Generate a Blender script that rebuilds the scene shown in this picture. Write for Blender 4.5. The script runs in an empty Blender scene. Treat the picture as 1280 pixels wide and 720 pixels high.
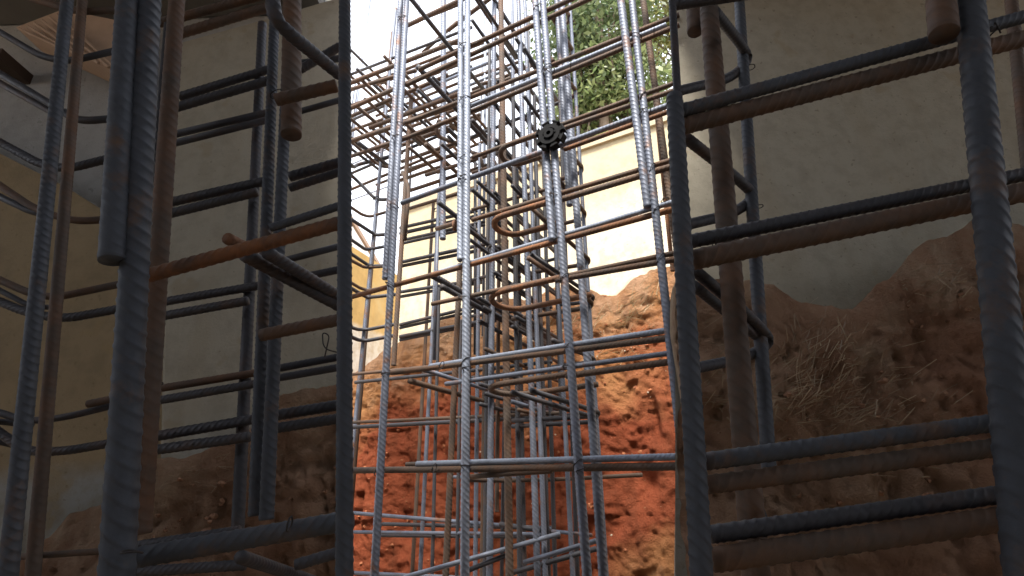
import bpy, math, random
import numpy as np
from mathutils import Vector, Matrix, noise
from mathutils.bvhtree import BVHTree
random.seed(7); rng = np.random.default_rng(7)
S = bpy.context.scene; COL = S.collection
R = math.radians

# ------------------------------------------------------------------ camera
F = 650.0                                   # focal length in photo pixels (photo is 1280 wide)
upc = Vector((-60, 1584, 650)).normalized() # world up seen from the camera (right, up, forward)
sq = math.sqrt(1 - upc.z**2)
CF = Vector((0, sq, upc.z))
py = -upc.x*upc.z/sq
CR = Vector((math.sqrt(1 - upc.x**2 - py*py), py, upc.x))
CU = CR.cross(CF)
CAM = Vector((0, 0, 1.5))
cd = bpy.data.cameras.new('camera'); cam = bpy.data.objects.new('camera', cd); COL.objects.link(cam)
M = Matrix((CR, CU, -CF)).transposed().to_4x4(); M.translation = CAM
cam.matrix_world = M
cd.sensor_width = 36; cd.lens = 36*F/1280; cd.clip_start = 0.02; cd.clip_end = 2000
S.camera = cam

# ------------------------------------------------------------------ light
SUN_EL, SUN_AZ = R(57), R(186)              # azimuth: the sun stands behind the camera, a little to the left
sd = Vector((math.sin(SUN_AZ)*math.cos(SUN_EL), math.cos(SUN_AZ)*math.cos(SUN_EL), math.sin(SUN_EL)))
W = bpy.data.worlds.new('World'); S.world = W; W.use_nodes = True
nt = W.node_tree; bg = nt.nodes['Background']
sk = nt.nodes.new('ShaderNodeTexSky'); sk.sky_type = 'NISHITA'; sk.sun_disc = False
sk.sun_elevation = SUN_EL; sk.sun_rotation = SUN_AZ
sk.air_density = 1.3; sk.dust_density = 6.0; sk.ozone_density = 1.0
tc = nt.nodes.new('ShaderNodeTexCoord'); cn = nt.nodes.new('ShaderNodeTexNoise'); cn.inputs['Scale'].default_value = 2.2; cn.inputs['Detail'].default_value = 6
nt.links.new(tc.outputs['Generated'], cn.inputs['Vector'])
cr = nt.nodes.new('ShaderNodeMapRange'); cr.inputs[1].default_value = .3; cr.inputs[2].default_value = .6; cr.inputs[3].default_value = .55; cr.inputs[4].default_value = .95
nt.links.new(cn.outputs['Fac'], cr.inputs[0])
cx = nt.nodes.new('ShaderNodeMix'); cx.data_type = 'RGBA'; cx.inputs[7].default_value = (6.6, 6.9, 7.6, 1)      # thin bright cloud over the whole sky
nt.links.new(cr.outputs[0], cx.inputs[0]); nt.links.new(sk.outputs[0], cx.inputs[6])
nt.links.new(cx.outputs[2], bg.inputs[0]); bg.inputs[1].default_value = 0.15
sl = bpy.data.lights.new('sun', 'SUN'); sl.energy = 4.3; sl.angle = R(16); sl.color = (1, .95, .86)
so = bpy.data.objects.new('sun', sl); COL.objects.link(so)
so.rotation_euler = sd.to_track_quat('Z', 'Y').to_euler()
S.view_settings.view_transform = 'Standard'; S.view_settings.look = 'None'
S.view_settings.exposure = 1.3; S.view_settings.gamma = 1
S.render.engine = 'CYCLES'
S.cycles.max_bounces = 6

# ------------------------------------------------------------------ projection helpers (measuring only)
def ray(u, v): return CR*((u-640)/F) + CU*((360-v)/F) + CF
dL = ray(-738, 679); dL.z = 0; dL.normalize()      # along the column's front face, to the left and away
nB = Vector((dL.y, -dL.x, 0))                      # square to it, away from the camera
if nB.y < 0: nB = -nB
P0 = CAM + 2.05*ray(690, 300)
def PK(u, v, k):                                   # point on the vertical plane k metres behind the column's front face
    r = ray(u, v); t = (k + nB.dot(P0 - CAM))/nB.dot(r)
    return CAM + t*r, t
def PY(u, v, y):                                   # point on the vertical plane y metres in front of the camera
    r = ray(u, v); t = y/r.y
    return CAM + t*r, t
def uv_of(p):
    d = p - CAM; z = d.dot(CF)
    return 640 + F*d.dot(CR)/z, 360 - F*d.dot(CU)/z

# ------------------------------------------------------------------ object helpers
def tag(o, label=None, cat=None, group=None, kind=None):
    if label: o['label'] = label
    if cat: o['category'] = cat
    if group: o['group'] = group
    if kind: o['kind'] = kind
    return o
def empty(name, loc=(0, 0, 0)):
    o = bpy.data.objects.new(name, None); COL.objects.link(o); o.location = loc; o.empty_display_size = .1
    return o
def mesh_obj(name, verts, faces, mat, parent=None, smooth=False):
    off = Vector(parent_loc(parent)) if parent else Vector((0, 0, 0))
    v = np.asarray(verts, float) - np.array(off)
    m = bpy.data.meshes.new(name); m.from_pydata(v.tolist(), [], faces if isinstance(faces, list) else faces.tolist())
    if mat: m.materials.append(mat)
    if smooth: m.polygons.foreach_set('use_smooth', [True]*len(m.polygons))
    m.update()
    o = bpy.data.objects.new(name, m); COL.objects.link(o)
    if parent: o.parent = parent
    return o
def parent_loc(p):
    l = Vector((0, 0, 0))
    while p: l = l + p.location; p = p.parent
    return l
def smooth_path(pts, step):
    pts = [Vector(p) for p in pts]
    if len(pts) == 2: return pts
    out = [pts[0]]                                 # round every corner
    for i in range(1, len(pts)-1):
        a, b, c = pts[i-1], pts[i], pts[i+1]
        l = min((a-b).length, (c-b).length)*.48
        p, q = b + (a-b).normalized()*l, b + (c-b).normalized()*l
        for k in range(7):
            t = k/6; out.append(p*(1-t)**2 + b*2*t*(1-t) + q*t*t)
    out.append(pts[-1]); return out
def sweep(pts, r, sides=10, rib=0.0, pitch=None, phase=None, tilt=1.0, wob=0):
    pts = smooth_path(pts, r)
    P = np.array([tuple(p) for p in pts]); seg = np.linalg.norm(np.diff(P, axis=0), axis=1)
    cum = np.concatenate([[0], np.cumsum(seg)]); L = cum[-1]
    if rib > 0:
        pitch = pitch or 1.25*r
        n = max(1, int(L/pitch)); base = np.arange(n)*(L/n)
        s = np.concatenate([base + f*(L/n) for f in (.0, .52, .62, .78, .9)]); s.sort(); s = np.append(s, L)
        lev = np.array(([0, 0, 1, 1, 0]*n) + [0], float)
    else:
        s = cum; lev = np.zeros(len(s))
        if len(s) == 2 and wob: s = np.linspace(0, L, 7); lev = np.zeros(7)
    C = np.stack([np.interp(s, cum, P[:, i]) for i in range(3)], 1)
    if len(P) > 2: T = np.gradient(C, axis=0)
    else: T = np.repeat((P[-1]-P[0])[None], len(s), 0)
    T /= np.linalg.norm(T, axis=1)[:, None] + 1e-12
    ref = np.array([.31, .62, .72]); 
    if abs(T[0] @ ref)/np.linalg.norm(ref) > .9: ref = np.array([.9, -.3, .1])
    N = np.zeros_like(C); prev = ref - T[0]*(ref @ T[0]); prev /= np.linalg.norm(prev)
    for i in range(len(C)):
        prev = prev - T[i]*(prev @ T[i]); prev = prev/np.linalg.norm(prev); N[i] = prev
    B = np.cross(T, N)
    if wob:
        a = s/L*math.pi; C = C + (N*np.sin(a)[:, None]*rng.normal(0, wob) + B*np.sin(a)[:, None]*rng.normal(0, wob))
    ph = math.pi/2 - math.atan2(-B[0][1], -N[0][1])
    th = np.arange(sides)*2*math.pi/sides
    rad = r*(1 + rib*lev)[:, None]*np.ones(sides)[None]
    if rib > 0: rad[:, [0, sides//2]] = np.maximum(rad[:, [0, sides//2]], r*(1+rib*.8))   # the two long ribs
    sh = (tilt*r*np.cos(th + ph)) if rib > 0 else np.zeros(sides)
    shs = np.repeat(sh[None], len(s), 0); shs *= np.clip(np.minimum(s, L - s)/(2.5*r), 0, 1)[:, None]
    V = C[:, None] + N[:, None]*(rad*np.cos(th))[:, :, None] + B[:, None]*(rad*np.sin(th))[:, :, None] + T[:, None]*shs[:, :, None]
    V = V.reshape(-1, 3); n = len(s)
    i = np.arange(n-1)[:, None]*sides; j = np.arange(sides)[None]; j2 = (j+1) % sides
    Q = np.stack([i+j, i+j2, i+sides+j2, i+sides+j], 2).reshape(-1, 4).tolist()
    Q.append(list(range(sides))[::-1]); Q.append(list(range((n-1)*sides, n*sides)))
    return V, Q
def box(c, d, rot=None):
    c = np.array(c); d = np.array(d)/2
    v = np.array([[x, y, z] for x in (-1, 1) for y in (-1, 1) for z in (-1, 1)])*d
    if rot is not None: v = v @ np.array(rot).T
    return v + c, [[0, 1, 3, 2], [4, 6, 7, 5], [0, 4, 5, 1], [2, 3, 7, 6], [0, 2, 6, 4], [1, 5, 7, 3]]
def join(parts):
    V, Q, o = [], [], 0
    for v, q in parts:
        v = np.asarray(v, float); V.append(v); Q += [[k+o for k in f] for f in q]; o += len(v)
    return np.concatenate(V), Q

# ------------------------------------------------------------------ materials
def nodes(name):
    m = bpy.data.materials.new(name); m.use_nodes = True; t = m.node_tree
    return m, t, t.nodes['Principled BSDF']
def N(t, typ, **k):
    n = t.nodes.new(typ)
    for a, b in k.items(): setattr(n, a, b)
    return n
def noise_tex(t, co, scale, detail=6, rough=.6, vscale=None):
    n = N(t, 'ShaderNodeTexNoise'); n.inputs['Scale'].default_value = scale; n.inputs['Detail'].default_value = detail
    n.inputs['Roughness'].default_value = rough
    if vscale:
        mp = N(t, 'ShaderNodeMapping'); mp.inputs['Scale'].default_value = vscale
        t.links.new(co, mp.inputs[0]); co = mp.outputs[0]
    t.links.new(co, n.inputs['Vector']); return n.outputs['Fac']
def ramp(t, fac, stops):
    r = N(t, 'ShaderNodeValToRGB'); e = r.color_ramp.elements
    while len(e) < len(stops): e.new(.5)
    for el, (p, c) in zip(e, stops):
        el.position = p; el.color = (c, c, c, 1) if isinstance(c, (int, float)) else (*c, 1)
    t.links.new(fac, r.inputs[0]); return r.outputs[0]
def mix(t, fac, a, b):
    n = N(t, 'ShaderNodeMix', data_type='RGBA')
    for sock, x in ((n.inputs[0], fac), (n.inputs[6], a), (n.inputs[7], b)):
        if isinstance(x, (int, float)): sock.default_value = x
        elif isinstance(x, tuple): sock.default_value = (*x, 1)
        else: t.links.new(x, sock)
    return n.outputs[2]
def bump(t, bs, h, strength, dist=.01):
    b = N(t, 'ShaderNodeBump'); b.inputs['Strength'].default_value = strength; b.inputs['Distance'].default_value = dist
    t.links.new(h, b.inputs['Height']); t.links.new(b.outputs[0], bs.inputs['Normal'])
def steel(name, base, rust, lo, hi, metal=.35, rough=.5):
    m, t, b = nodes(name)
    co = N(t, 'ShaderNodeTexCoord').outputs['Object']
    oi = N(t, 'ShaderNodeObjectInfo').outputs['Random']
    add = N(t, 'ShaderNodeVectorMath', operation='ADD'); t.links.new(co, add.inputs[0]); t.links.new(oi, add.inputs[1])
    v = add.outputs[0]
    f = ramp(t, noise_tex(t, v, 9, 7, .68), [(lo, 0), (hi, 1)])
    f2 = noise_tex(t, v, 70, 4, .6)
    br = noise_tex(t, v, 3.5, 3)
    sp = ramp(t, noise_tex(t, v, 26, 6, .75), [(.42, 0), (.60, .55)])
    c0 = mix(t, f2, tuple(x*.72 for x in base), tuple(x*1.3 for x in base))
    c0 = mix(t, ramp(t, br, [(.3, 0), (.7, .45)]), c0, tuple(x*.6 for x in base))
    c0 = mix(t, sp, c0, tuple(x*.55 + .012 for x in base))
    r0 = mix(t, f2, tuple(x*.6 for x in rust), tuple(x*1.35 for x in rust))
    t.links.new(mix(t, f, c0, r0), b.inputs['Base Color'])
    b.inputs['Metallic'].default_value = metal
    rr = N(t, 'ShaderNodeMapRange'); rr.inputs[3].default_value = rough-.1; rr.inputs[4].default_value = min(1, rough+.25)
    t.links.new(f2, rr.inputs[0]); t.links.new(rr.outputs[0], b.inputs['Roughness'])
    bump(t, b, f2, .35, .002)
    return m
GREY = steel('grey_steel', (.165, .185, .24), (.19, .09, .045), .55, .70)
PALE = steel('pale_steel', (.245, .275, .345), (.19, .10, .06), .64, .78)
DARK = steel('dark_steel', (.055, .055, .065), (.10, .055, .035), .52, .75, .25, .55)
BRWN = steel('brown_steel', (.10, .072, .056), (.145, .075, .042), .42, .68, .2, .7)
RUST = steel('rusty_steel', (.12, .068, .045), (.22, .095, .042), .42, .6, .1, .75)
SHAD = steel('shaded_steel', (.07, .078, .096), (.13, .075, .045), .54, .72, .3, .6)  # darker copy of the grey steel, shade of the foreground cages painted in
MATS = {'s': SHAD, 'g': GREY, 'p': PALE, 'd': DARK, 'b': BRWN, 'r': RUST}

def soil_material(name, red0, red1, or0, or1, tn0, tn1):
    m, t, b = nodes(name)
    co = N(t, 'ShaderNodeTexCoord').outputs['Object']
    big = noise_tex(t, co, 1.1, 4); mid = noise_tex(t, co, 4.5, 8, .7); fine = noise_tex(t, co, 38, 6, .7)
    streak = noise_tex(t, co, 5, 4, .6, (1.6, 1.6, .25))
    red = mix(t, mid, red0, red1)
    ora = mix(t, mid, or0, or1)
    tan = mix(t, fine, tn0, tn1)
    at = N(t, 'ShaderNodeAttribute', attribute_name='layer')       # which soil layer crops out here
    s = N(t, 'ShaderNodeMath', operation='ADD'); t.links.new(at.outputs['Fac'], s.inputs[0]); t.links.new(big, s.inputs[1])
    f1 = ramp(t, s.outputs[0], [(.56, 0), (.84, 1)])
    c = mix(t, f1, red, ora)
    s2 = N(t, 'ShaderNodeMath', operation='ADD'); t.links.new(at.outputs['Fac'], s2.inputs[0]); t.links.new(mid, s2.inputs[1])
    c = mix(t, ramp(t, s2.outputs[0], [(1.15/2, 0), (1.5/2, .0), (.98, .85)]), c, tan)
    c = mix(t, ramp(t, streak, [(.45, 0), (.7, .45)]), c, (.13, .045, .022))
    c = mix(t, ramp(t, fine, [(.66, 0), (.74, .6)]), c, (.55, .36, .22))
    t.links.new(c, b.inputs['Base Color']); b.inputs['Roughness'].default_value = .95; b.inputs['Specular IOR Level'].default_value = .1
    h = N(t, 'ShaderNodeMath', operation='ADD'); t.links.new(mid, h.inputs[0]); t.links.new(fine, h.inputs[1])
    h2 = N(t, 'ShaderNodeMath', operation='MULTIPLY_ADD'); t.links.new(noise_tex(t, co, 14, 8, .75), h2.inputs[0]); h2.inputs[1].default_value = 1.5; t.links.new(h.outputs[0], h2.inputs[2])
    h3 = N(t, 'ShaderNodeMath', operation='ADD'); t.links.new(noise_tex(t, co, 90, 6, .8), h3.inputs[0]); t.links.new(h2.outputs[0], h3.inputs[1])
    bump(t, b, h3.outputs[0], 1.0, .035)
    return m
SOIL = soil_material('red_soil', (.17, .038, .017), (.47, .128, .060), (.37, .155, .06), (.62, .33, .145), (.40, .21, .12), (.66, .43, .28))
BSOIL = soil_material('brightened_soil', (.33, .165, .10), (.58, .33, .21), (.42, .26, .165), (.62, .44, .30), (.48, .36, .25), (.66, .54, .40))  # soil copied paler and browner, to offset the deep shade on the heaps
def plaster(name, top, low, zsplit, width, stain=(.35, .30, .2), spots=.7, bs=1.0):
    m, t, b = nodes(name)
    co = N(t, 'ShaderNodeTexCoord').outputs['Object']
    sx = N(t, 'ShaderNodeSeparateXYZ'); t.links.new(co, sx.inputs[0])
    big = noise_tex(t, co, 1.6*bs, 5); mid = noise_tex(t, co, 7*bs, 6, .65); fine = noise_tex(t, co, 60*bs, 4, .7)
    zz = N(t, 'ShaderNodeMath', operation='MULTIPLY_ADD'); t.links.new(big, zz.inputs[0]); zz.inputs[1].default_value = width
    t.links.new(sx.outputs[2], zz.inputs[2])
    mr = N(t, 'ShaderNodeMapRange'); t.links.new(zz.outputs[0], mr.inputs[0])
    mr.inputs[1].default_value = zsplit; mr.inputs[2].default_value = zsplit + width*.6
    c = mix(t, mr.outputs[0], low, top)
    c = mix(t, ramp(t, mid, [(.36, .55), (.56, 0)]), c, tuple(x*.72 for x in top))
    c = mix(t, ramp(t, noise_tex(t, co, 3.2*bs, 3), [(spots-.10, 0), (spots-.05, .5)]), c, stain)
    c = mix(t, ramp(t, noise_tex(t, co, 26*bs, 3, .5), [(.66, 0), (.72, .5)]), c, tuple(x*.55 for x in stain))
    c = mix(t, ramp(t, noise_tex(t, co, 2.5*bs, 5, .6, (1, 1, .12)), [(.5, 0), (.72, .4)]), c, stain)
    t.links.new(c, b.inputs['Base Color']); b.inputs['Roughness'].default_value = .92; b.inputs['Specular IOR Level'].default_value = .15
    bump(t, b, fine, .35, .006)
    return m
def plain(name, c, rough=.6, var=.25, scale=12, spec=.4):
    m, t, b = nodes(name); co = N(t, 'ShaderNodeTexCoord').outputs['Object']
    f = noise_tex(t, co, scale, 6, .65)
    t.links.new(mix(t, f, tuple(x*(1-var) for x in c), tuple(x*(1+var) for x in c)), b.inputs['Base Color'])
    b.inputs['Roughness'].default_value = rough; b.inputs['Specular IOR Level'].default_value = spec
    bump(t, b, f, .2, .004); return m
def leaf_mat(name, a, b_, trans=.35):
    m, t, b = nodes(name)
    g = N(t, 'ShaderNodeNewGeometry').outputs['Random Per Island']
    t.links.new(mix(t, g, a, b_), b.inputs['Base Color']); b.inputs['Roughness'].default_value = .45
    tr = N(t, 'ShaderNodeBsdfTranslucent'); t.links.new(mix(t, g, a, b_), tr.inputs[0])
    ms = N(t, 'ShaderNodeMixShader'); ms.inputs[0].default_value = trans
    t.links.new(b.outputs[0], ms.inputs[1]); t.links.new(tr.outputs[0], ms.inputs[2])
    t.links.new(ms.outputs[0], t.nodes['Material Output'].inputs[0]); return m

# ------------------------------------------------------------------ ground
gm, gt, gb = nodes('ground_soil')
gco = N(gt, 'ShaderNodeTexCoord').outputs['Object']
gt.links.new(mix(gt, noise_tex(gt, gco, 2.5, 8, .7), (.34, .25, .17), (.52, .41, .30)), gb.inputs['Base Color']); gb.inputs['Roughness'].default_value = 1
n = 60; xs = np.linspace(-1, 1, n); xs = np.sign(xs)*np.abs(xs)**3*400
gv = np.array([[x, y, (-.04 + .03*noise.noise(Vector((x*.9, y*.9, 3))))] for y in xs for x in xs])
gf = [[j*n+i, j*n+i+1, (j+1)*n+i+1, (j+1)*n+i] for j in range(n-1) for i in range(n-1)]
tag(mesh_obj('ground', gv, gf, gm, smooth=True), kind='structure')

# ------------------------------------------------------------------ walls behind
HB = 3.7                                             # height of the boundary wall's top above the camera
def on_height(u, v, h):
    r = ray(u, v); return CAM + r*(h/r.z)
wa, wb = on_height(840, 151, HB), on_height(512, 262, HB)
wd = (wa - wb); wd.z = 0; wd.normalize()             # along the wall, to the right
wn = Vector((-wd.y, wd.x, 0))
if wn.y < 0: wn = -wn
def PW(u, v, k=0):                                   # point on the wall's plane
    r = ray(u, v); t = (k + wn.dot(wa - CAM))/wn.dot(r); return CAM + t*r
ztop = CAM.z + HB
WALL = plaster('cream_plaster', (.47, .395, .265), (.58, .52, .42), PW(700, 285).z + .2, .8, (.52, .45, .28), .68)
def slab_wall(name, a, b, z0, z1, th, mat, parent=None, back=None):
    a = Vector(a); b = Vector(b); d = (b-a); d.z = 0; d.normalize(); nn = back or Vector((-d.y, d.x, 0))
    q = [a, b, b+nn*th, a+nn*th]
    v = [(p.x, p.y, z) for z in (z0, z1) for p in q]
    f = [[0, 1, 5, 4], [1, 2, 6, 5], [2, 3, 7, 6], [3, 0, 4, 7], [4, 5, 6, 7], [3, 2, 1, 0]]
    return mesh_obj(name, v, f, mat, parent)
wl = PW(500, 346); corner = Vector((wl.x, wl.y, 0))
right_end = PW(840, 300) + wd*5; right_end.z = 0
bw = slab_wall('boundary_wall', corner, right_end, 0, ztop, .2, WALL, back=wn)
tag(bw, 'tall cream plastered boundary wall with stained white lower part behind the earth bank', 'wall')
cp = slab_wall('coping', corner - wn*.04, right_end - wn*.04, ztop, ztop+.09, .28, plaster('cement_coping', (.42, .36, .26), (.4, .34, .26), 0, .5), bw, back=wn)
# yellow side wall running towards the camera from the corner
zy = wl.z
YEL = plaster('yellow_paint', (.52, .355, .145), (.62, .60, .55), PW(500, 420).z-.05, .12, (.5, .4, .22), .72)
dy = on_height(440, 308, zy - CAM.z) - wl; dy.z = 0; dy.normalize()
yw = slab_wall('side_wall', corner + dy*2.6, corner + dy*.01, 0, zy, .2, YEL, back=Vector((-abs(dy.y), dy.x*(1 if dy.y < 0 else -1), 0)))
tag(yw, 'yellow painted side wall with pale bare plinth meeting the boundary wall', 'wall')
# white house beyond the yellow wall
hb = corner + Vector((-2.4, 2.5, 0))
hs = empty('white_house', hb); tag(hs, 'white house with brown tiled eave behind the yellow side wall', 'house')
WHITE = plaster('white_paint', (.82, .82, .80), (.8, .8, .78), 0, .5, (.6, .6, .55), .75)
TILE = plain('brown_roof_tile', (.42, .30, .22), .85)
hz = zy + 2.3
v, f = box(hb + Vector((-1.3, 1.5, hz/2)), (4.2, 3, hz)); mesh_obj('wall', v, f, WHITE, hs)
rf = None
v, f = box(hb + Vector((-1.3, 1.4, hz+.1)), (4.25, 3.05, .10)); rf = mesh_obj('roof', v, f, TILE, hs)
tv = []
for i in range(26):
    tv.append(box(hb + Vector((-1.3-2.05+i*.163, -.08, hz+.17)), (.14, .2, .05)))
for q in tv:
    mesh_obj('roof_tile', q[0], q[1], TILE, rf)

# ------------------------------------------------------------------ earth banks
def fbm(p, o=5):
    return noise.fractal(p, .9, 2.1, o, noise_basis='PERLIN_ORIGINAL')
def bank(name, ridge, fwd, batter, back, ns, nz, amp, layer, parent=None, zlow=-.05, detail=1.0, pits=(), rake=0.0, mat=None):
    """a cut bank: ridge = list of points left to right; the face comes towards fwd going down"""
    rp = np.array([tuple(p) for p in ridge]); d = np.concatenate([[0], np.cumsum(np.linalg.norm(np.diff(rp[:, :2], axis=0), axis=1))])
    fw = np.array(tuple(fwd)); V = []; lay = []
    nb = 10
    for i in range(ns+1):
        s = d[-1]*i/ns; x, y, z = [np.interp(s, d, rp[:, k]) for k in range(3)]
        z += .05*detail*fbm(Vector((s*5/detail, 1.7, 4)), 5)
        for j in range(nb):                                # the top, from the back forward
            t = j/nb
            q = np.array([x, y, z]) - fw*back*(1-t)
            q[2] += (.02 + .06*detail*fbm(Vector((q[0]*3, q[1]*3, 9)), 4))*math.sin(t*3.14) - .12*(1-t)
            V.append(q); lay.append(.95)
        for j in range(nz+1):
            t = (j/nz)**1.15; zz = z + (zlow - z)*t
            p = Vector((x*1.3/detail, y*1.3/detail, zz*1.3/detail))
            a = fbm(p, 7)*amp + amp*.45*abs(fbm(p*3.1 + Vector((5, 1, 2)), 6)) + amp*.25*noise.cell(p*2.2)*min(1, t*6)
            vo = noise.voronoi(p*3.3 + Vector((.3*a, .2*a, 0)))[0]; vo2 = noise.voronoi(p*9)[0]
            a += amp*(.7*min(vo[1]-vo[0], .25) + .35*min(vo2[1]-vo2[0], .3)) + amp*.30*noise.noise(p*9) + amp*.22*noise.noise(p*21) + amp*.3*max(0, noise.noise(p*6 + Vector((9, 9, 9))))*noise.noise(p*40)
            rill = amp*.5*noise.noise(Vector((s*4.5/detail, 8, zz*.5)))
            x_ = x - rake*(z - zz)
            off = batter*(z - zz) + (a + rill)*min(1, t*8 + .15)
            q = np.array([x_, y, zz]) + fw*off
            V.append(q); lay.append(layer(s/d[-1], t, zz))
    n = nb + nz + 1; V = np.array(V)
    for (c, rad, dep) in pits:
        w = np.exp(-((V - np.array(tuple(c)))**2 / np.array(rad)**2).sum(1)); V -= fw[None]*(w*dep)[:, None]
    Q = [[i*n+j, i*n+j+1, (i+1)*n+j+1, (i+1)*n+j] for i in range(ns) for j in range(n-1)]
    # ends and back, closing the body
    k = len(V); extra = []
    for i in (0, ns):
        base = V[i*n:(i+1)*n]; bk = base[0]
        e = np.repeat(bk[None], n, 0).copy(); e[:, 2] = np.minimum(base[:, 2], bk[2])
        extra.append(e)
    V = np.concatenate([V] + extra)
    lay += [.6]*(2*n)
    for m_, (i, o) in enumerate(((0, k), (ns, k+n))):
        for j in range(n-1):
            q = [i*n+j, i*n+j+1, o+j+1, o+j]; Q.append(q[::-1] if m_ == 0 else q)
    ob = mesh_obj(name, V, Q, mat or SOIL, parent, smooth=True)
    at = ob.data.attributes.new('layer', 'FLOAT', 'POINT'); at.data.foreach_set('value', np.array(lay, dtype=np.float32))
    tag(ob, kind='structure')
    return ob, BVHTree.FromPolygons([Vector(v) for v in V], Q)
rpx = [(380, 520), (425, 482), (442, 470), (460, 455), (480, 441), (510, 425), (545, 402), (570, 395), (600, 388), (640, 374), (680, 364), (735, 360), (752, 372), (768, 371), (780, 362), (795, 348), (815, 335), (845, 331), (900, 318), (960, 310)]
KB = -1.15
def lay_c(s, t, z):
    base = .52*max(0, 1 - t*2.6) - .06
    lump = max(math.exp(-((s-.80)/.10)**2), .8*math.exp(-((s-.17)/.06)**2), .5*math.exp(-((s-.55)/.05)**2))
    if t > .50: base += .42*lump*min(1, (t-.50)*7)
    return base
BANK, BV = bank('earth_bank', [PW(u, v, KB) for u, v in rpx], -wn, .10, 1.1, 320, 260, .072, lay_c,
                pits=[(PW(812, 603, KB-.25), (.05, .12, .09), .14), (PW(819, 520, KB-.2), (.025, .2, .16), .1), (PW(505, 640, KB-.2), (.05, .2, .3), .12), (PW(448, 640, KB-.2), (.02, .2, .2), .1)])

# ------------------------------------------------------------------ darkened side walls, and unseen decks and walls added to shade them
YW = 1.62
DIMCREAM = plaster('dimmed_cream_plaster', (.33, .30, .24), (.32, .315, .29), 1.75, .5, (.27, .22, .15), .72, 2.2)  # cream plaster with part of the side shade put into its colour
DIMWHITE = plaster('dimmed_white', (.32, .32, .315), (.32, .32, .31), 0, .5, (.28, .28, .27), .76, 2)  # white of sky and house wall, dimmed in the colour itself
DIMYEL = plaster('dimmed_yellow_paint', (.265, .20, .12), (.27, .265, .245), PY(60, 545, YW-.1)[0].z - .06, .12, (.26, .19, .1), .74, 2)  # yellow paint darkened, side shade put into the colour
CONC = plain('raw_concrete', (.16, .155, .145), .9, .3, 6)
def ywall(name, u0, u1, y, z0, z1, th, mat, parent=None, vref=360, prof=None):
    if prof is None:
        x0, x1 = PY(u0, vref, y)[0].x, PY(u1, vref, y)[0].x
        return slab_wall(name, (x0, y, 0), (x1, y, 0), z0, z1, th, mat, parent, back=Vector((0, 1, 0)))
    pts = [PY(u, v, y)[0] for u, v in prof]; n = len(pts)
    v = [(p.x, y, p.z) for p in pts] + [(p.x*(1+th/y), y+th, p.z) for p in pts]     # splayed reveals
    f = [list(range(n)), list(range(2*n-1, n-1, -1))] + [[i, i+n, (i+1) % n + n, (i+1) % n] for i in range(n)]
    return mesh_obj(name, v, f, mat, parent)
DZ = 3.62                                            # underside of the decks
xl = PY(430, 300, YW)[0].x; xr = PY(843, 300, YW)[0].x
# left: tall wall standing in for dimmed sky, then yellow and cream walls darkened
lw = ywall('backdrop_wall', 0, 0, YW+.12, 0, 0, .12, DIMWHITE, None, prof=[(-1100, -420), (428, -60), (428, 1300), (-1100, 4200)])
tag(lw, 'tall wall added in place of dimmed sky behind the left foreground cage', 'wall')
ow = ywall('dimmed_yellow_wall', 0, 0, YW, 0, 0, .115, DIMYEL, None, prof=[(-420, 25), (0, 192), (83, 234), (137, 268), (216, 300), (216, 1500), (-420, 2600)])
tag(ow, 'low yellow wall, shade put into its colour, with sloping top and bare grey plinth at the far left', 'wall')
ol = ywall('end_wall', 0, 0, YW-.03, 0, 0, .14, DIMCREAM, None, prof=[(214, 57), (239, 50), (330, 25), (428, -4), (429, 1300), (190, 1300)])
tag(ol, 'plastered end wall, shade put into its colour, with speckled lower half behind left foreground bars', 'wall')
ev = empty('roof_eave', PY(85, 40, YW)[0]); tag(ev, 'brown tiled eave projecting from the grey wall at top left', 'eave')
q = [PY(u, v, YW-.02)[0] for u, v in ((20, 34), (78, 12), (150, 26), (150, 92), (84, 62))]
vv = [(p.x, p.y, p.z) for p in q] + [(p.x, p.y+.13, p.z) for p in q]
mesh_obj('soffit', vv, [[4, 3, 2, 1, 0], [5, 6, 7, 8, 9]] + [[i, (i+1) % 5, (i+1) % 5+5, i+5] for i in range(5)], TILE, ev)
for k in range(6):
    a = PY(24+k*9.5, 36-k*3.6, YW-.05)[0]; b = PY(84+k*13, 64+k*5, YW-.05)[0]
    v, f = sweep([a, b], .006, 6); mesh_obj('roof_tile', v, f, TILE, ev)
bmv, bmf = box(PY(14, 85, YW+.05)[0], (.055, .16, .05)); tag(mesh_obj('timber_end', bmv, bmf, plain('dark_timber', (.06, .04, .03), .8)), 'dark square timber end sticking out of the grey wall', 'timber')
rw = ywall('backdrop_wall', 0, 0, YW, 0, 0, .14, DIMCREAM, None, prof=[(844, -60), (2300, -420), (2300, 3800), (844, 1300)])
tag(rw, 'stained plaster wing wall, shade put into its colour, behind the right foreground cage', 'wall')
def deck(poly, lab):
    n = len(poly); v = [(x, y, DZ+.003) for x, y in poly] + [(x, y, DZ+.2) for x, y in poly]
    f = [list(range(n))[::-1], list(range(n, 2*n))] + [[i, (i+1) % n, (i+1) % n+n, i+n] for i in range(n)]
    tag(mesh_obj('shade_deck', v, f, CONC), lab, 'deck')  # unseen slab, added only to shade the side walls and cages
deck([(-4.6, -2.6), (4.7, -2.6), (4.7, .75), (-4.6, .75)], 'concrete deck added overhead, out of view, to shade both sides')
dxl = PY(428, -60, YW)[0].x + .13; dxr = PY(844, -60, YW)[0].x - .13
xe = PY(400, -60, YW)[0].x
deck([(-4.6, .76), (dxl, .76), (dxl, YW-.04), (xe, YW-.04), (xe, YW+.11), (-4.6, YW+.11)], 'concrete deck added out of view to shade the left side')
deck([(dxr, .76), (4.7, .76), (4.7, YW-.01), (dxr, YW-.01)], 'concrete deck added out of view to shade the right side')
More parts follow.
